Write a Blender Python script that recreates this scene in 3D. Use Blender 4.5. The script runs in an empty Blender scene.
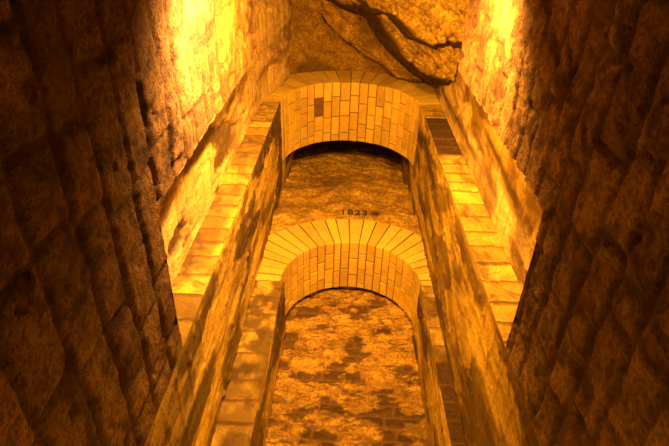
import bpy, bmesh, math
import numpy as np
from mathutils import Matrix, Vector

SC = bpy.context.scene
COL = SC.collection

# ------------------------------------------------------------------ noise
def _hash(ix, iy, iz, seed):
    n = (ix.astype(np.int64)*73856093) ^ (iy.astype(np.int64)*19349663) ^ (iz.astype(np.int64)*83492791) ^ (seed*2654435761)
    n = n & 0x7fffffff
    n = (n ^ (n >> 13))*1274126177 & 0x7fffffff
    n = (n ^ (n >> 16))*668265263 & 0x7fffffff
    return ((n ^ (n >> 15)) & 0xffffff)/float(0xffffff)

def vnoise(x, y, z, seed=0):
    x, y, z = np.broadcast_arrays(np.asarray(x, float), np.asarray(y, float), np.asarray(z, float))
    ix, iy, iz = np.floor(x), np.floor(y), np.floor(z)
    fx, fy, fz = x-ix, y-iy, z-iz
    fx, fy, fz = [t*t*(3-2*t) for t in (fx, fy, fz)]
    r = 0
    for dx in (0, 1):
        wx = fx if dx else 1-fx
        for dy in (0, 1):
            wy = fy if dy else 1-fy
            for dz in (0, 1):
                wz = fz if dz else 1-fz
                r = r + wx*wy*wz*_hash(ix+dx, iy+dy, iz+dz, seed)
    return r*2-1

def fbm(x, y, z, oct=4, seed=0, gain=.5, ridged=False):
    a, s, t = 1., 0., 0.
    x, y, z = np.asarray(x, float), np.asarray(y, float), np.asarray(z, float)
    for k in range(oct):
        n = vnoise(x, y, z, seed+k*17)
        if ridged: n = 1-2*np.abs(n)
        s = s+a*n; t += a; a *= gain
        x, y, z = x*2.03+5.1, y*2.03+1.7, z*2.03+9.2
    return s/t

def sstep(a, b, x):
    t = np.clip((x-a)/(b-a), 0, 1)
    return t*t*(3-2*t)

# ------------------------------------------------------------------ materials
def stone_mat(name, c_lo, c_hi, stain=(.10, .055, .03), amt=.5, scale=5., stretch=(1, 1, 1), bump=.35, rough=.9, joint=(.16, .09, .05), fine=42., bands=(.48, .66), speck=.7):
    m = bpy.data.materials.new(name); m.use_nodes = True
    nt = m.node_tree; N = nt.nodes; L = nt.links
    N.clear()
    out = N.new('ShaderNodeOutputMaterial'); bs = N.new('ShaderNodeBsdfPrincipled')
    L.new(bs.outputs[0], out.inputs[0]); bs.inputs['Roughness'].default_value = rough
    bs.inputs['Specular IOR Level'].default_value = .25
    tc = N.new('ShaderNodeTexCoord'); mp = N.new('ShaderNodeMapping'); mp.inputs['Scale'].default_value = stretch
    L.new(tc.outputs['Object'], mp.inputs['Vector'])
    def noise(sc, det, vec, dist=0., rg=.6):
        n = N.new('ShaderNodeTexNoise'); n.inputs['Scale'].default_value = sc; n.inputs['Detail'].default_value = det
        n.inputs['Roughness'].default_value = rg; n.inputs['Distortion'].default_value = dist
        L.new(vec, n.inputs['Vector']); return n.outputs['Fac']
    def mix(fac, a, b, mode='MIX'):
        x = N.new('ShaderNodeMix'); x.data_type = 'RGBA'; x.blend_type = mode
        for sock, v in ((x.inputs[0], fac), (x.inputs[6], a), (x.inputs[7], b)):
            if isinstance(v, (int, float)): sock.default_value = v
            elif isinstance(v, tuple): sock.default_value = (*v, 1)
            else: L.new(v, sock)
        return x.outputs[2]
    def ramp(v, a, b, lo=0., hi=1.):
        r = N.new('ShaderNodeMapRange'); r.inputs['From Min'].default_value = a; r.inputs['From Max'].default_value = b
        r.inputs['To Min'].default_value = lo; r.inputs['To Max'].default_value = hi
        L.new(v, r.inputs['Value']); return r.outputs[0]
    n1 = noise(scale, 7, mp.outputs[0], .6)
    n2 = noise(scale*.45, 5, mp.outputs[0], 1.2)
    n3 = noise(fine, 5, tc.outputs['Object'], 0, .7)
    col = mix(ramp(n1, .3, .7), c_lo, c_hi)
    at = N.new('ShaderNodeAttribute'); at.attribute_name = 'tone'; 
    sep = N.new('ShaderNodeSeparateColor'); L.new(at.outputs['Color'], sep.inputs[0])
    # R = per block tone, G = joint, B = dark tone by hand: stains, and shade painted on slab edges
    col = mix(1., col, mix(sep.outputs[0], (.48, .43, .36), (1.36, 1.36, 1.3)), 'MULTIPLY')
    st = ramp(n2, bands[0], bands[1], 0, amt)
    col = mix(st, col, stain)
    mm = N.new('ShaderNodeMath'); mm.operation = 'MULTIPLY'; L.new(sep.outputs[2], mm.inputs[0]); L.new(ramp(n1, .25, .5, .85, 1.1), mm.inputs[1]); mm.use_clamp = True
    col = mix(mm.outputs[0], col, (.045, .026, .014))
    col = mix(sep.outputs[1], col, joint)
    vo = N.new('ShaderNodeTexVoronoi'); vo.inputs['Scale'].default_value = fine*1.1; L.new(tc.outputs['Object'], vo.inputs['Vector'])
    pit = ramp(vo.outputs['Distance'], .12, .3)
    col = mix(ramp(n3, .36, .56, speck, 0.), col, tuple(v*.32 for v in c_lo))
    L.new(col, bs.inputs['Base Color'])
    ad = N.new('ShaderNodeMath'); ad.operation = 'MULTIPLY_ADD'; L.new(pit, ad.inputs[0]); ad.inputs[1].default_value = .25; L.new(n3, ad.inputs[2])
    bp = N.new('ShaderNodeBump'); bp.inputs['Strength'].default_value = bump; bp.inputs['Distance'].default_value = .035
    L.new(ad.outputs[0], bp.inputs['Height']); L.new(bp.outputs[0], bs.inputs['Normal'])
    return m

M = {}
M['near'] = stone_mat('rough_block_stone', (.26, .16, .06), (.50, .34, .15), stain=(.07, .04, .02), amt=.85, scale=8, bump=.9, joint=(.05, .028, .014), bands=(.46, .62))
M['pier'] = stone_mat('stained_pier_stone', (.42, 0.299, 0.045), (.80, 0.649, 0.114), stain=(.11, .065, .035), amt=.9, scale=4.5, stretch=(1, 1, .3), bump=.4, joint=(.25, .15, .08), bands=(.48, .60), speck=.5)
M['quoin'] = stone_mat('pale_quoin_stone', (.40, 0.29, 0.05), (.60, 0.47, 0.09), stain=(.13, .075, .03), amt=.85, scale=7, bump=.4, joint=(.10, .05, .02), bands=(.5, .64), speck=.4)
M['plaster'] = stone_mat('weathered_plaster', (.54, .41, .16), (.82, .67, .30), stain=(.22, .12, .06), amt=.85, scale=5, stretch=(1, 1, .4), bump=.5, bands=(.5, .6), speck=.5)
M['arch'] = stone_mat('arch_stone', (.50, 0.381, 0.066), (.66, 0.515, 0.09), stain=(.40, .27, .15), amt=.4, scale=8, bump=.25, joint=(.14, .08, .04), speck=.25)
M['mortar'] = stone_mat('dark_mortar', (.17, 0.098, 0.015), (.24, 0.144, 0.021), amt=.3, scale=12, bump=.4)
M['rock'] = stone_mat('cave_rock', (.25, 0.154, 0.022), (.46, 0.319, 0.051), stain=(.16, .09, .05), amt=.6, scale=6, bump=.9, fine=26)
M['spandrel'] = stone_mat('rough_spandrel_stone', (.32, 0.206, 0.03), (.62, 0.453, 0.075), stain=(.12, .065, .03), amt=.55, scale=7, bump=.9, fine=24)
M['rocklit'] = stone_mat('broken_rock', (.26, 0.17, 0.024), (.62, 0.464, 0.078), stain=(.15, .08, .04), amt=.6, scale=9, bump=1., fine=22)
M['back'] = stone_mat('rubble_back_wall', (.26, 0.16, 0.024), (.62, 0.443, 0.072), stain=(.08, .043, .022), amt=.8, scale=11, stretch=(1, 1, 2.2), bump=.6, bands=(.52, .62), joint=(.28, .17, .09))
M['floor'] = stone_mat('earth_floor', (.20, .12, .07), (.32, .21, .12), amt=.5, scale=5, bump=.8)
M['darkbrick'] = stone_mat('soot_stone', (.03, 0.02, 0.009), (.08, 0.05, 0.018), amt=.4, scale=14, bump=.5)
def plain(name, c, rough=.9):
    m = bpy.data.materials.new(name); m.use_nodes = True
    b = m.node_tree.nodes['Principled BSDF']; n = m.node_tree.nodes.new('ShaderNodeTexNoise'); n.inputs['Scale'].default_value = 30
    r = m.node_tree.nodes.new('ShaderNodeMix'); r.data_type = 'RGBA'
    r.inputs[6].default_value = (*c, 1); r.inputs[7].default_value = (*[v*2.2 for v in c], 1)
    m.node_tree.links.new(n.outputs['Fac'], r.inputs[0]); m.node_tree.links.new(r.outputs[2], b.inputs['Base Color'])
    b.inputs['Roughness'].default_value = rough
    return m
M['paint'] = plain('black_painted_digits', (.022, .010, .006))

# ------------------------------------------------------------------ objects
def mesh_obj(name, V, F, mat, parent=None, tone=None, smooth=True):
    me = bpy.data.meshes.new(name)
    me.from_pydata([tuple(v) for v in V], [], F); me.update()
    if smooth: me.polygons.foreach_set('use_smooth', [True]*len(me.polygons))
    if tone is not None:
        a = me.color_attributes.new('tone', 'FLOAT_COLOR', 'POINT')
        t = np.ones((len(V), 4)); t[:, :3] = tone
        a.data.foreach_set('color', t.ravel())
    me.materials.append(mat)
    o = bpy.data.objects.new(name, me); COL.objects.link(o)
    if parent: o.parent = parent
    return o
def structure(o): o['kind'] = 'structure'; return o
def thing(name, label, cat, loc=(0, 0, 0), group=None):
    o = bpy.data.objects.new(name, None); COL.objects.link(o); o.location = loc
    o.empty_display_size = .2
    tag(o, label, cat, group); return o
def tag(o, label, cat, group=None):
    o['label'] = label; o['category'] = cat
    if group: o['group'] = group
    return o

def shift(o, parent):
    """keep world position when parented to an unrotated empty"""
    o.data.transform(Matrix.Translation(-parent.location)); return o

# ------------------------------------------------------------------ masonry pattern
def masonry(s, z, course, length, seed, jit=.25, joint=.018, zoff=0.):
    """s, z arrays -> (profile 0 at joint..1, per block random, per block random2)"""
    rs = np.random.RandomState(seed)
    hs = course*(1+jit*(rs.rand(400)-.5))
    b = np.concatenate([[0], np.cumsum(hs)])-60*course + zoff
    k = np.clip(np.searchsorted(b, z)-1, 0, len(hs)-1)
    dz = np.minimum(z-b[k], b[k+1]-z)
    lens = length*(1+.7*(rs.rand(400, 120)-.5))
    cs = np.concatenate([np.zeros((400, 1)), np.cumsum(lens, 1)], 1) - 30*length - rs.rand(400, 1)*length
    blk = np.zeros(s.shape, int); ds = np.zeros(s.shape)
    for kk in np.unique(k):
        m = k == kk
        j = np.clip(np.searchsorted(cs[kk], s[m])-1, 0, 119)
        blk[m] = j; ds[m] = np.minimum(s[m]-cs[kk][j], cs[kk][j+1]-s[m])
    r1 = _hash(k, blk, blk*0, seed); r2 = _hash(k, blk, blk*0+7, seed+3)
    # rounded corners
    R = joint*2.2
    a, c = np.clip(R-ds, 0, None), np.clip(R-dz, 0, None)
    d = R-np.sqrt(a*a+c*c)
    prof = sstep(0, R, np.where(d < 0, 0, d))
    return prof, r1, r2

def panel(P0, P1, z0, z1, res, pat, lean=0., zref=0., flip=False, fade=(0, 0)):
    """vertical panel from plan point P0 to P1; pat(s,z,x,y)->(h,tone[...,3]); normal is left of P0->P1 (or right when flip)"""
    P0, P1 = np.array(P0, float), np.array(P1, float)
    Ln = np.linalg.norm(P1-P0); t = (P1-P0)/Ln
    n = np.array([-t[1], t[0]]) * (-1 if flip else 1)
    ns, nz = max(2, int(Ln/res)+1), max(2, int((z1-z0)/res)+1)
    S, Z = np.meshgrid(np.linspace(0, Ln, ns), np.linspace(z0, z1, nz))
    X = P0[0]+t[0]*S; Y = P0[1]+t[1]*S
    h, tone = pat(S, Z, X, Y)
    if fade[0]: h = (h+.004)*sstep(0, fade[0], S)-.004*sstep(0, fade[0]*.4, S)
    if fade[1]: h = (h+.004)*sstep(0, fade[1], Ln-S)-.004*sstep(0, fade[1]*.4, Ln-S)
    X = X+n[0]*h+lean*(Z-zref); Y = Y+n[1]*h
    V = np.stack([X, Y, Z], -1).reshape(-1, 3)
    i = np.arange(nz-1)[:, None]*ns+np.arange(ns-1)[None]
    q = np.stack([i, i+1, i+1+ns, i+ns], -1).reshape(-1, 4)
    if not flip: q = q[:, ::-1]
    return V, q, tone.reshape(-1, 3)
def joinp(ps):
    V, Q, T, o = [], [], [], 0
    for v, q, t in ps:
        V.append(v); Q.append(q+o); T.append(t); o += len(v)
    return np.concatenate(V), np.concatenate(Q).tolist(), np.concatenate(T)

def T3(r, g, b):
    r, g, b = np.broadcast_arrays(r, g, b)
    return np.clip(np.stack([r, g, b], -1), 0, 1)

# ------------------------------------------------------------------ plan (camera eye is the origin, floor at -1.6)
FL = -1.6
AL, AR = -.905, 1.115          # near walls and sides of the gallery
BL, BR = -1.155, 1.385         # back of the side ledges
CL, CR = -.60, .985            # jambs of the lower arch
Y0, Y1, Y2, Y3, Y4 = 1.40, 2.42, 3.68, 4.40, 4.46
HL, HR = 2.28, 2.38            # height where the near walls drop back
TL, TR = 5.25, 4.93            # tops of the near walls
LEAN, ZR = .028, 2.6           # the left side leans in a little

# near walls: big weathered blocks, deep joints
def pat_near(seed, zoff, amp=1.):
    def f(S, Z, X, Y):
        wz = .035*fbm(Y*2.2, Z*2.2, X*0+seed, 3, seed); ws = .05*fbm(Y*2.5+9, Z*2.5, X*0+seed, 3, seed+5)
        p, r1, r2 = masonry(Y+10+ws, Z+wz, .235, .50, seed, .35, .017, zoff)
        big = fbm(Y*1.6, Z*1.6, X*1.6, 3, seed+9)
        n = fbm(Y*7, Z*7, X*7, 4, seed+2); ero = fbm(Y*26, Z*26, X*26, 3, seed+4)
        pits = sstep(.42, .7, fbm(Y*17, Z*17, X*17+3, 2, seed+8))
        h = amp*((p-1)*(.010+.012*r2)+.012*(r1-.5)+.013*n+.010*ero+.015*big-.018*pits)
        edge = np.minimum(1, np.minimum(np.abs(Y-Y0), 9)/.05)*.0+1
        return h*edge, T3(.25+.6*r1+.18*n, (1-p)*.6+.5*pits, .35*sstep(.1, .6, fbm(Y*2.4, Z*2.4, X+5, 4, seed+21)))
    return f

def near_wall(name, xa, xb, H, T, seed, flip, lean):
    f = pat_near(seed, (H % .235)+.11)
    ps = [panel((xa, -2.6), (xa, Y0), FL, T, .0165, f, lean, ZR, flip),
          panel((xa, Y0), (xa, Y1+.0), FL, H, .0165, f, lean, ZR, flip, (0, .05)),
          panel((xa, Y0), (xb, Y0), H-.05, T, .03, lambda S, Z, X, Y: f(S, Z, X*0, X+30), lean, ZR, flip)]
    def cap(y0, y1, z):
        ny, nx = int((y1-y0)/.03)+2, 9
        x, y = np.meshgrid(np.linspace(xa, xb, nx), np.linspace(y0, y1, ny))
        Z = z+.008*fbm(x*9, y*9, z, 3, seed)-.004
        V = np.stack([x+lean*(z-ZR), y, Z], -1).reshape(-1, 3)
        i = np.arange(ny-1)[:, None]*nx+np.arange(nx-1)[None]
        q = np.stack([i, i+1, i+1+nx, i+nx], -1).reshape(-1, 4)
        if xb < xa: q = q[:, ::-1]
        return V, q, T3(.5+0*x, 0*x, .2+0*x).reshape(-1, 3)
    ps += [cap(Y0, Y1+.01, H), cap(-2.6, Y0, T)]
    V, Q, t = joinp(ps)
    return structure(mesh_obj(name, V, Q, M['near'], tone=t))
near_wall('wall_left', AL, BL, HL, TL, 11, True, LEAN)
near_wall('wall_right', AR, BR, HR, TR, 29, False, 0.)

# back walls of the ledges (and of the room above the near walls)
def pat_recess(seed, amp, left):
    def f(S, Z, X, Y):
        wz = .03*fbm(Y*2, Z*2, X*0+seed, 3, seed)
        p, r1, r2 = masonry(Y+10, Z+wz, .24, .5, seed, .3, .014)
        n = fbm(Y*6, Z*3, X*3, 4, seed); e = fbm(Y*24, Z*24, X*24, 3, seed+3)
        pits = sstep(.45, .62, fbm(Y*15, Z*15, 2., 2, seed+6))
        peel = sstep(.0, .12, fbm(Y*5.5, Z*1.3, 4., 4, seed+12))
        h = amp*((p-1)*.014+.010*n+.004*e-.016*pits)-.02*peel*(1 if left else .4)
        stain = np.zeros_like(Z)
        if left:
            stain = .85*peel*sstep(5.6, 4.6, Z)
        else:
            # rusty runs down the plaster
            c = 1.78+.10*(4.4-Z)+.05*fbm(Z*3, 0*Z, 1., 3, 5)
            stain = .85*np.exp(-((Y-c-.12)/.055)**2)*sstep(3.2, 3.6, Z)*sstep(5.0, 4.4, Z)
            c2 = 2.22+.04*fbm(Z*3, 3+0*Z, 1., 3, 5)
            stain = np.maximum(stain, .8*np.exp(-((Y-c2)/.05)**2)*sstep(4.4, 5.0, Z))
            stain = np.maximum(stain, .55*sstep(.05, .2, fbm(Y*5, Z*2.2, 8., 5, 52)))
        return h, T3(.6+.3*(r1-.5)+.25*n, (1-p)*.35+.55*pits, stain)
    return f
V, Q, t = joinp([panel((BL, -2.6), (BL, Y1), 2.2, 9.6, .024, pat_recess(41, 1., True), LEAN, ZR, True, (0, .05))])
V[:, 0] += .26*sstep(6.4, 8.1, V[:, 2])   # the haunch leans in under the vault
structure(mesh_obj('wall_left_recess', V, Q, M['plaster'], tone=t))
V, Q, t = joinp([panel((BR, -2.6), (BR, Y1), 2.3, 9.6, .024, pat_recess(47, .7, False), 0, ZR, False, (0, .05))])
structure(mesh_obj('wall_right_recess', V, Q, M['plaster'], tone=t))

# ------------------------------------------------------------------ piers: pale quoin face + stained side
def pat_quoin(seed, course, dark=None, joint=.010):
    def f(S, Z, X, Y):
        wz = .012*fbm(X*5, Z*3, Y, 2, seed)
        p, r1, r2 = masonry(S*0+.5, Z+wz, course, 50., seed, .45, joint)
        n = fbm(X*9, Z*9, Y*9, 3, seed); e = fbm(X*30, Z*30, Y, 2, seed+4)
        h = (p-1)*.014+.018*(r1-.5)+.012*n+.005*e
        st = sstep(.0, .35, fbm(X*4, Z*2.6, Y, 4, seed+7))*.6+.35*sstep(.65, .9, r2)
        if dark: st = dark(st, X, Z)
        return h, T3(.15+.7*r1+.25*n, (1-p)*1.0, st)
    return f
def pat_side(seed, dark=None):
    def f(S, Z, X, Y):
        wz = .03*fbm(Y*2, Z*2, 1., 3, seed)
        p, r1, r2 = masonry(Y+10, Z+wz, .26, .42, seed, .3, .012)
        n = fbm(Y*6, Z*2.2, X*4, 4, seed); e = fbm(Y*28, Z*28, X, 3, seed+3)
        pits = sstep(.46, .62, fbm(Y*14, Z*12, 2., 2, seed+6))
        peel = sstep(0.03, .13, fbm(Y*3.6, Z*1.2, 4., 5, seed+12))
        h = (p-1)*.008+.010*n+.003*e-.012*pits-.008*peel
        st = .75*peel+.3*sstep(.1, .5, fbm(Y*2, Z*.7, 9., 3, seed+2))
        if dark: st = dark(st, Y, Z)
        return h, T3(.55+.2*(r1-.5)+.3*n, (1-p)*.2+.5*pits, st)
    return f
def pier(label, xo, xi, ya, yb, z1, seed, flip, lean, course, dq=None, dsd=None, ztop2=None):
    p = thing('stone_pier', label, 'pier', ((xo+xi)/2, (ya+yb)/2, FL))
    V, Q, t = joinp([panel((xo, ya), (xi, ya), FL, z1, .014, pat_quoin(seed, course, dq), lean, ZR, flip, (.03, .03))])
    q = shift(mesh_obj('quoin_face', V, Q, M['quoin'], tone=t, parent=p), p)
    V, Q, t = joinp([panel((xi, ya), (xi, yb), FL, ztop2 or z1, .018, pat_side(seed+100, dsd), lean, ZR, flip, (.03, 0))])
    q = shift(mesh_obj('side_face', V, Q, M['pier'], tone=t, parent=p), p)
    return p
def dark_r1(st, X, Z):   # mossy stones under the springing of the upper arch
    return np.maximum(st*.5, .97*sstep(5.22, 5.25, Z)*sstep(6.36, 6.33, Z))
def dark_l1(st, X, Z):
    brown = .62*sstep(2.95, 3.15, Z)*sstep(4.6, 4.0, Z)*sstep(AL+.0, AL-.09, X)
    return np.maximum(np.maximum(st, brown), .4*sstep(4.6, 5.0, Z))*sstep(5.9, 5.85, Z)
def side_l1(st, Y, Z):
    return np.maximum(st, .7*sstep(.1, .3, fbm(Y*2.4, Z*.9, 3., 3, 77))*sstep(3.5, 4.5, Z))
def side_r1(st, Y, Z):
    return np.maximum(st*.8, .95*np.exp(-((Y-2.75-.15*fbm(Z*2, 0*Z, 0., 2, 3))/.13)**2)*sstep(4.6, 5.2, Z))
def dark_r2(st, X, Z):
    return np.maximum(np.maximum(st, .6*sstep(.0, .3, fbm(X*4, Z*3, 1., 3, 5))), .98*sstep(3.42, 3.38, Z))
def dark_l2(st, X, Z):
    return np.maximum(st, .75*sstep(.0, .3, fbm(X*5, Z*3.4, 1., 4, 6)))
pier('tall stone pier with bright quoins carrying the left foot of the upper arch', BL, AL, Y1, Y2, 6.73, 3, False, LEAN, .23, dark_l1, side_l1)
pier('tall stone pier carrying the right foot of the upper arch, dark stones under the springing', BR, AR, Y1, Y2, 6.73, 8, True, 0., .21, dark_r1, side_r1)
pier('farther stone pier under the left foot of the lower dated arch', AL, CL, Y2, Y4-.01, 4.51, 15, False, LEAN, .27, dark_l2, None)
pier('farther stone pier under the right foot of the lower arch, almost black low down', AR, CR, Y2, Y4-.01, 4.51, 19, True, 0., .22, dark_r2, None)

for nm, xx, fl, ln in (('wall_left_upper', AL, True, LEAN), ('wall_right_upper', AR, False, 0.)):
    V, Q, t = joinp([panel((xx, 3.372), (xx, 3.67), 6.73, 9.6, .03, pat_side(131), ln, ZR, fl), panel((xx, 3.67), (xx, 4.3), 4.6, 9.6, .03, pat_side(131), ln, ZR, fl)])
    structure(mesh_obj(nm, V, Q, M['pier'], tone=t))

# ------------------------------------------------------------------ arches
def block(V, F, T, cx, cz, a0, a1, r0, r1, y0, y1, tone, g, bev=.006):
    """one voussoir, chamfered on its inner and front edges; g = half joint"""
    am = (a0+a1)/2
    def P(a, r, y): return (cx+r*math.cos(a), y, cz+r*math.sin(a))
    def ring(r, y, shrink):
        d0 = (g+shrink)/r; d1 = (g+shrink)/r
        return [(a0+d0, r), (a1-d1, r)], y
    o = len(V)
    # layers along radius: r0 (shrunk by bevel) , r0+bev, r1
    rows = [(r0, bev), (r0+bev, 0), (r1, 0)]
    for r, sh in rows:
        for a in (a0+(g+sh)/r0, (a0+a1)/2, a1-(g+sh)/r0):
            for y in (y0+g+sh, (y0+y1)/2, y1-g-sh):
                V.append(P(a, r, y)); T.append(tone)
    I = lambda k, i, j: o+k*9+i*3+j
    for i in range(2):
        for j in range(2):
            F.append((I(0, i, j), I(0, i, j+1), I(0, i+1, j+1), I(0, i+1, j)))
            F.append((I(2, i, j), I(2, i+1, j), I(2, i+1, j+1), I(2, i, j+1)))
    for k in range(2):
        for i in range(2):
            F.append((I(k, i, 0), I(k, i+1, 0), I(k+1, i+1, 0), I(k+1, i, 0)))
            F.append((I(k, i, 2), I(k+1, i, 2), I(k+1, i+1, 2), I(k, i+1, 2)))
        for j in range(2):
            F.append((I(k, 0, j), I(k+1, 0, j), I(k+1, 0, j+1), I(k, 0, j+1)))
            F.append((I(k, 2, j), I(k, 2, j+1), I(k+1, 2, j+1), I(k+1, 2, j)))

def arch(label, cx, cz, r, ring, ya, yb, n, rows, seed, a_from=-.0, darks=()):
    rs = np.random.RandomState(seed)
    root = thing('stone_arch', label, 'arch', (cx, (ya+yb)/2, cz))
    Vf, Ff, Tf, Vs, Fs, Ts, Vd, Fd, Td = [], [], [], [], [], [], [], [], []
    w = math.pi/n
    aa = [i*w for i in range(n+1)]
    aa = [a+(0 if i in (0, n) else (rs.rand()-.5)*w*.18) for i, a in enumerate(aa)]
    L = yb-ya
    for i in range(n):
        st = .5 if i % 2 else 0.
        cuts = [0.]; q = (1+st if True else 0)*L/rows*(.9+.25*rs.rand())*.75
        while q < L-.07:
            cuts.append(q); q += L/rows*(.75+.5*rs.rand())
        cuts.append(L)
        for k in range(len(cuts)-1):
            dr = (rs.rand()-.5)*.010; tn = rs.rand()*.42+.4
            tone = (tn, 0., .12*(rs.rand() > .9))
            y0, y1 = ya+cuts[k], ya+cuts[k+1]
            isd = any(i == di and k == dk for di, dk in darks)
            if k == 0:
                block(Vf, Ff, Tf, cx, cz, aa[i], aa[i+1], r+dr, r+ring, y0+(rs.rand()-.5)*.010, y1, tone, .0058)
            elif isd:
                block(Vd, Fd, Td, cx, cz, aa[i], aa[i+1], r+dr+.02, r+ring*.5, y0, y1, (.3, 0, .2), .0058)
            else:
                block(Vs, Fs, Ts, cx, cz, aa[i], aa[i+1], r+dr, r+ring*.5, y0, y1, tone, .0058)
    def mk(nm, V, F, T, m):
        o = mesh_obj(nm, V, F, M[m], parent=root, tone=np.array(T), smooth=False); shift(o, root)
        return o
    mk('voussoir_ring', Vf, Ff, Tf, 'arch'); mk('soffit_blocks', Vs, Fs, Ts, 'arch')
    if Vd: mk('sooty_block', Vd, Fd, Td, 'darkbrick')['label'] = 'dark sooty block in the pale soffit'
    # mortar core just behind the block faces
    m = 64; V = []; F = []
    for i in range(m+1):
        a = math.pi*i/m
        for rr, yy in ((r+.016, ya+.022), (r+ring-.004, ya+.022), (r+ring-.004, yb-.01), (r+.016, yb-.01)):
            V.append((cx+rr*math.cos(a), yy, cz+rr*math.sin(a)))
    for i in range(m):
        for j in range(4):
            F.append((i*4+j, i*4+(j+1) % 4, i*4+4+(j+1) % 4, i*4+4+j))
    F += [(0, 3, 2, 1), tuple(m*4+j for j in range(4))]
    o = mesh_obj('mortar', V, F, M['mortar'], parent=root, tone=np.tile([.5, 0, 0], (len(V), 1)), smooth=False); shift(o, root)
    return root
A1 = dict(cx=.165, cz=6.74, r=.955)
A2 = dict(cx=.205, cz=4.52, r=.79)
arch('upper round arch of pale blocks spanning the shaft under the rock', A1['cx'], A1['cz'], A1['r'], .60, Y1, 3.37, 22, 3.6, 5, darks=((14, 1),))
a2 = arch('lower arch of pale blocks with long radial voussoirs below the painted date', A2['cx'], A2['cz'], A2['r'], .56, Y2, Y3, 24, 3.2, 9)

# ------------------------------------------------------------------ spandrel rock above the lower arch
def spandrel():
    nx, nt = 150, 240
    x, t = np.meshgrid(np.linspace(AL-.25, AR+.25, nx), np.linspace(0, 1, nt))
    R = .56+A2['r']-.012
    ze = A2['cz']+np.sqrt(np.clip(R*R-(x-A2['cx'])**2, .0, None))
    z = ze+(9.6-ze)*t**1.15
    up = z-(A2['cz']+R)
    lip = sstep(.42, .10, up)
    n = fbm(x*3, z*3, 0*x, 5, 61); rid = fbm(x*4, z*6, 0*x+3, 4, 63, ridged=True)
    # strata running as gentle arcs
    arc = z-.25*np.cos((x-.2)*1.4)
    st = fbm(x*1.2, arc*11, 0*x, 4, 66)
    flat = np.exp(-((x-.34)/.38)**4)*np.exp(-((z-6.0)/.14)**4)
    rough = 1-.85*flat
    y = Y2+.16-.17*lip+.18*sstep(1.0, 2.0, up) - rough*(.08*n+.035*rid+.04*st+.015*fbm(x*16, z*16, 0*x, 3, 68))
    y = np.where(t < 1e-6, Y2+.015, y)
    y = y*(1-flat)+(Y2-.012)*flat
    V = np.stack([x, y, z], -1).reshape(-1, 3)
    i = np.arange(nt-1)[:, None]*nx+np.arange(nx-1)[None]
    q = np.stack([i, i+1, i+1+nx, i+nx], -1).reshape(-1, 4).tolist()
    soot = np.clip(1.3*np.exp(-((x-.555)/.075)**2-((z-5.99)/.075)**2)*(1+.5*fbm(x*18, z*18, 2., 2, 4)), 0, .97)
    T = T3(.5+.6*n+.4*st+.35*lip, .5*sstep(.25, .6, -rid), np.maximum(.45*sstep(.0, .4, fbm(x*2, z*3, 5., 4, 88))*(1-flat), soot))  # lip term paints its front-lit brightness into the rock colour
    return structure(mesh_obj('wall_spandrel', V, q, M['spandrel'], tone=T.reshape(-1, 3)))
spandrel()

# painted date on the smooth stone over the keystone
def date():
    cu = bpy.data.curves.new('painted_date', 'FONT'); cu.body = '1823'; cu.size = .172; cu.extrude = .002; cu.offset = .001
    cu.space_character = 1.12; cu.align_x = 'LEFT'; cu.fill_mode = 'BOTH'
    o = bpy.data.objects.new('tmp', cu); COL.objects.link(o)
    dg = bpy.context.evaluated_depsgraph_get(); dg.update()
    me = bpy.data.meshes.new_from_object(o.evaluated_get(dg)); bpy.data.objects.remove(o)
    me.transform(Matrix.Translation((.07, Y2-.026, 5.93)) @ Matrix.Rotation(math.pi/2, 4, 'X'))
    me.materials.clear(); me.materials.append(M['paint'])
    ob = bpy.data.objects.new('painted_date', me); COL.objects.link(ob)
    ob.parent = a2; me.transform(Matrix.Translation(-a2.location)); ob['label'] = 'black painted digits 1823'
date()

# ------------------------------------------------------------------ back wall seen under the lower arch
def pat_back(S, Z, X, Y):
    wz = .05*fbm(X*2.4, Z*2.4, 0., 4, 71)
    p, r1, r2 = masonry(X+10+.05*fbm(X*4, Z*4, 2., 3, 72), Z+wz, .15, .34, 73, .6, .014)
    n = fbm(X*5, Z*9, 0., 5, 74); e = fbm(X*22, Z*22, 1., 3, 75)
    st = sstep(.04, .2, fbm(X*3.4, Z*6.5, 3., 5, 79, .62))
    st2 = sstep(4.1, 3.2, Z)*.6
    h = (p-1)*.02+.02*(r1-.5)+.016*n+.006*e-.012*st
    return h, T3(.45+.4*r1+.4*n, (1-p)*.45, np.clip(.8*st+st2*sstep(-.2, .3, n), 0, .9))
V, Q, t = joinp([panel((-1.3, Y4), (1.8, Y4), FL, 6.4, .017, pat_back, 0, 0, True)])
structure(mesh_obj('wall_back', V, Q, M['back'], tone=t))

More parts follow.
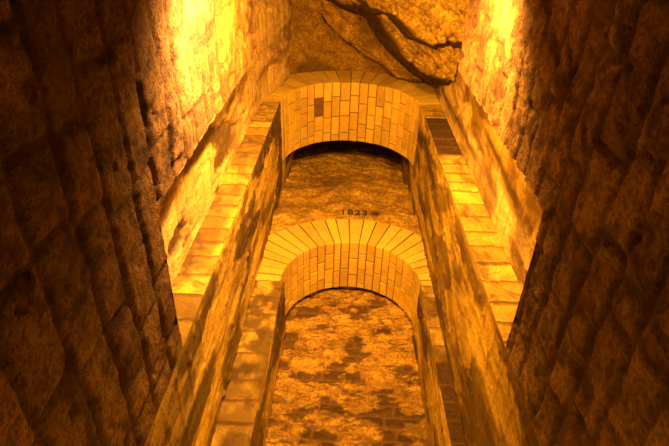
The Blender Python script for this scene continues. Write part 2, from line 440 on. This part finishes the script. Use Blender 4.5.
# ------------------------------------------------------------------ ceiling: rough vault that follows the upper arch
def ceiling():
    nx, ny = 170, 300
    x, y = np.meshgrid(np.linspace(-1.6, 1.9, nx), np.linspace(-2.6, 3.95, ny))
    u = (x-.165)
    z = 6.74+np.sqrt(np.clip(1.57**2-u*u, .45, None))
    z = z+.16*sstep(2.4, 1.2, y)+1.1*sstep(Y1+.10, Y1+.5, y)
    n = fbm(x*3, y*3, 0*x, 5, 91); st = fbm(x*1.5, (y*2.2+z*1.2), 0*x, 4, 93)
    r = fbm(x*4, y*6, 0*x, 4, 95, ridged=True)
    w = sstep(Y1+.05, Y1-.2, y)*.9+.1
    z = z+w*(.08*n+.07*st-.05*r+.03*fbm(x*12, y*16, 0*x, 3, 99))
    V = np.stack([x, y, z], -1).reshape(-1, 3)
    i = np.arange(ny-1)[:, None]*nx+np.arange(nx-1)[None]
    q = np.stack([i, i+nx, i+1+nx, i+1], -1).reshape(-1, 4).tolist()
    T = T3(.45+.5*n, .4*sstep(.2, .6, -r), .55*sstep(.0, .35, fbm(x*2, y*2.5, 1., 4, 97)))
    return structure(mesh_obj('ceiling', V, q, M['rock'], tone=T.reshape(-1, 3)))
ceiling()

# ------------------------------------------------------------------ hanging rock slabs
def polydist(px, py, poly):
    P = np.array(poly); d = np.full(px.shape, 1e9); ins = np.zeros(px.shape, bool)
    for a, b in zip(P, np.roll(P, -1, 0)):
        e = b-a; w0, w1 = px-a[0], py-a[1]
        t = np.clip((w0*e[0]+w1*e[1])/(e@e), 0, 1)
        d = np.minimum(d, np.hypot(w0-e[0]*t, w1-e[1]*t))
        c = ((a[1] > py) != (b[1] > py)) & (px < (b[0]-a[0])*(py-a[1])/(b[1]-a[1]+1e-12)+a[0])
        ins ^= c
    return np.where(ins, d, -d)
def slab(label, poly, z0, m, thick, seed, rough, mat, edge=.035, res=.016, cracks=0., side=.9):
    P = np.array(poly); lo, hi = P.min(0)-edge-.02, P.max(0)+edge+.02; hi[0] = P[:, 0].max()+.004
    nx, ny = int((hi[0]-lo[0])/res)+1, int((hi[1]-lo[1])/res)+1
    x, y = np.meshgrid(np.linspace(lo[0], hi[0], nx), np.linspace(lo[1], hi[1], ny))
    wx = x+.045*fbm(x*4, y*4, 1., 4, seed); wy = y+.045*fbm(x*4, y*4, 5., 4, seed+1)
    d = polydist(wx, wy, poly)
    n = fbm(x*3, y*3, 0*x, 5, seed+2); r = fbm(x*6+n, y*6, 0*x, 4, seed+3, ridged=True); f = fbm(x*17, y*17, 0*x, 3, seed+5)
    strat = fbm((x*.8+y*.5)*1.2, (y-x*.9)*6, 0*x, 4, seed+8)
    zb = z0-m*x+rough*(.10*n-.05*r+.025*f+.05*strat)
    if cracks:
        c = fbm((x+y*.4)*1.3, (y-x*.75)*5.5, 0*x, 3, seed+13)
        zb = zb+cracks*np.exp(-(c/.05)**2)
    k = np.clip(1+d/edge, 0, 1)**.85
    z = zb+thick*(1-k)
    V = np.stack([x, y, z], -1)
    keep = d > -edge-.01
    idx = -np.ones(x.shape, int); idx[keep] = np.arange(keep.sum())
    V = V[keep]
    nb = len(V)
    a, b, c_, e = idx[:-1, :-1], idx[:-1, 1:], idx[1:, 1:], idx[1:, :-1]
    ok = (a >= 0) & (b >= 0) & (c_ >= 0) & (e >= 0)
    q = np.stack([a[ok], e[ok], c_[ok], b[ok]], -1)
    # top skin and skirt
    Vt = V.copy(); Vt[:, 2] = np.maximum(V[:, 2]+.02, z0-m*V[:, 0]+thick+.12)
    qt = q[:, ::-1]+nb
    ed = {}
    for f4 in q.tolist():
        for i in range(4):
            u, v = f4[i], f4[(i+1) % 4]
            if (v, u) in ed: del ed[(v, u)]
            else: ed[(u, v)] = 1
    sk = [[v, u, u+nb, v+nb] for u, v in ed]
    tone = T3(.55+.5*n+.2*f, .55*sstep(.25, .7, -r), np.maximum(.92*sstep(.98, .75, k), .45*sstep(.05, .4, fbm(x*2.5, y*2.5, 2., 4, seed+30))))[keep]  # black shade along the sloping slab edges is painted in through blue
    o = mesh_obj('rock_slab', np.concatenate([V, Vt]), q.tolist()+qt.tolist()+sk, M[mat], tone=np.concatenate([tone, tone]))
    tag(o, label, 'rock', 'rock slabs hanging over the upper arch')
    c0 = Vector(V.mean(0)); o.data.transform(Matrix.Translation(-c0)); o.location = c0
    return o
WALLX = BR-.0
c1 = [(-1.1, .75), (-.78, 1.21), (-.63, 1.4), (-.29, 1.58), (-.09, 1.8), (.14, 1.96), (.33, 2.09), (.57, 2.16), (.84, 2.34), (1.1, 2.38), (1.38, 2.38)]
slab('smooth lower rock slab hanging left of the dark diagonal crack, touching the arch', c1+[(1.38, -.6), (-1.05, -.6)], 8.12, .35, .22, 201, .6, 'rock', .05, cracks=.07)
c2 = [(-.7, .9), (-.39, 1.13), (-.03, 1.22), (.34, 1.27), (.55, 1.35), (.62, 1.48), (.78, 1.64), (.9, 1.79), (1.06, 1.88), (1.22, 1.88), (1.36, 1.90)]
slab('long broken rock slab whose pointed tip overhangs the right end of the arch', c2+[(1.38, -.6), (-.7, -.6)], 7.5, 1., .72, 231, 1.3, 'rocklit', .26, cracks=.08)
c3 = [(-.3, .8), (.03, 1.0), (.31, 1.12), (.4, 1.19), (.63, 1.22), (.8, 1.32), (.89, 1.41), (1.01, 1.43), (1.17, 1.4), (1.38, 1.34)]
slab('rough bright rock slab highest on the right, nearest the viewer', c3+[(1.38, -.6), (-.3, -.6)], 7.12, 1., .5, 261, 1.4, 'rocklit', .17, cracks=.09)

# ------------------------------------------------------------------ floor and rear end of the gallery
def flat(name, x0, x1, y0, y1, z, mat, seed, up=True):
    nx, ny = 70, 160
    x, y = np.meshgrid(np.linspace(x0, x1, nx), np.linspace(y0, y1, ny))
    n = fbm(x*3, y*3, 0*x, 4, seed); Z = z+.03*n
    V = np.stack([x, y, Z], -1).reshape(-1, 3)
    i = np.arange(ny-1)[:, None]*nx+np.arange(nx-1)[None]
    q = np.stack([i, i+1, i+1+nx, i+nx], -1).reshape(-1, 4)
    if not up: q = q[:, ::-1]
    return structure(mesh_obj(name, V, q.tolist(), M[mat], tone=T3(.5+.5*n, 0*n, .3+0*n).reshape(-1, 3)))
flat('floor', -1.2, 1.45, -2.65, 4.75, FL, 'floor', 301)
V, Q, t = joinp([panel((1.6, -2.6), (-1.5, -2.6), FL, 9.6, .05, lambda S, Z, X, Y: pat_near(55, 0)(S, Z, Y, X), 0, 0, True)])
structure(mesh_obj('wall_front', V, Q, M['near'], tone=t))

# ------------------------------------------------------------------ light
def spot(name, loc, target, energy, size, color, angle=120, blend=.6):
    l = bpy.data.lights.new(name, 'SPOT'); l.energy = energy; l.color = color; l.shadow_soft_size = size
    l.spot_size = math.radians(angle); l.spot_blend = blend
    o = bpy.data.objects.new(name, l); COL.objects.link(o); o.location = loc
    o.rotation_euler = (Vector(target)-Vector(loc)).to_track_quat('-Z', 'Y').to_euler()
    return o
def point(name, loc, energy, size, color):
    l = bpy.data.lights.new(name, 'POINT'); l.energy = energy; l.color = color; l.shadow_soft_size = size
    o = bpy.data.objects.new(name, l); COL.objects.link(o); o.location = loc; return o
AMB = (1., .37, .02)
spot('wall_lamp_left', (-.44, .46, 3.25), (-1.2, 1.2, 3.5), 760, .05, (1., .42, .10), 164, 1.)
spot('flood_lamp_left', (-.36, .46, 3.9), (-.2, 2.0, 4.7), 720, .05, AMB, 172, .9)
spot('flood_lamp_right', (.68, .40, 3.75), (1.05, 1.8, 4.3), 800, .05, (1., .40, .06), 170, 1.)
spot('soffit_fill', (.2, 3.85, -.7), (.2, 4.0, 4.6), 640, .12, AMB, 60, .6)  # added out-of-view fill that brightens the lower arch's soffit
point('near_wall_fill', (.12, 2.2, 1.15), 18, .15, (1., .36, .01))  # unseen fill added to lift the near walls below the ledges

w = bpy.data.worlds.new('World'); SC.world = w; w.use_nodes = True
w.node_tree.nodes['Background'].inputs[0].default_value = (1., .3, .03, 1); w.node_tree.nodes['Background'].inputs[1].default_value = .004

# ------------------------------------------------------------------ camera (looking steeply up, 28 mm)
cam = bpy.data.cameras.new('Camera'); cam.sensor_width = 36; cam.lens = 520/669*36; cam.clip_start = .02
co = bpy.data.objects.new('Camera', cam); COL.objects.link(co); SC.camera = co
Rw = Matrix(((9.99400256e-01, -3.46283422e-02, -7.33365573e-05),
             (-2.91958552e-02, -8.41471968e-01, -5.39511380e-01),
             (1.86206740e-02, 5.39189953e-01, -8.41978305e-01)))
co.matrix_world = Rw.to_4x4()
SC.view_settings.view_transform = 'Standard'
SC.view_settings.look = 'None'
SC.view_settings.exposure = -.15
SC.view_settings.gamma = 1.
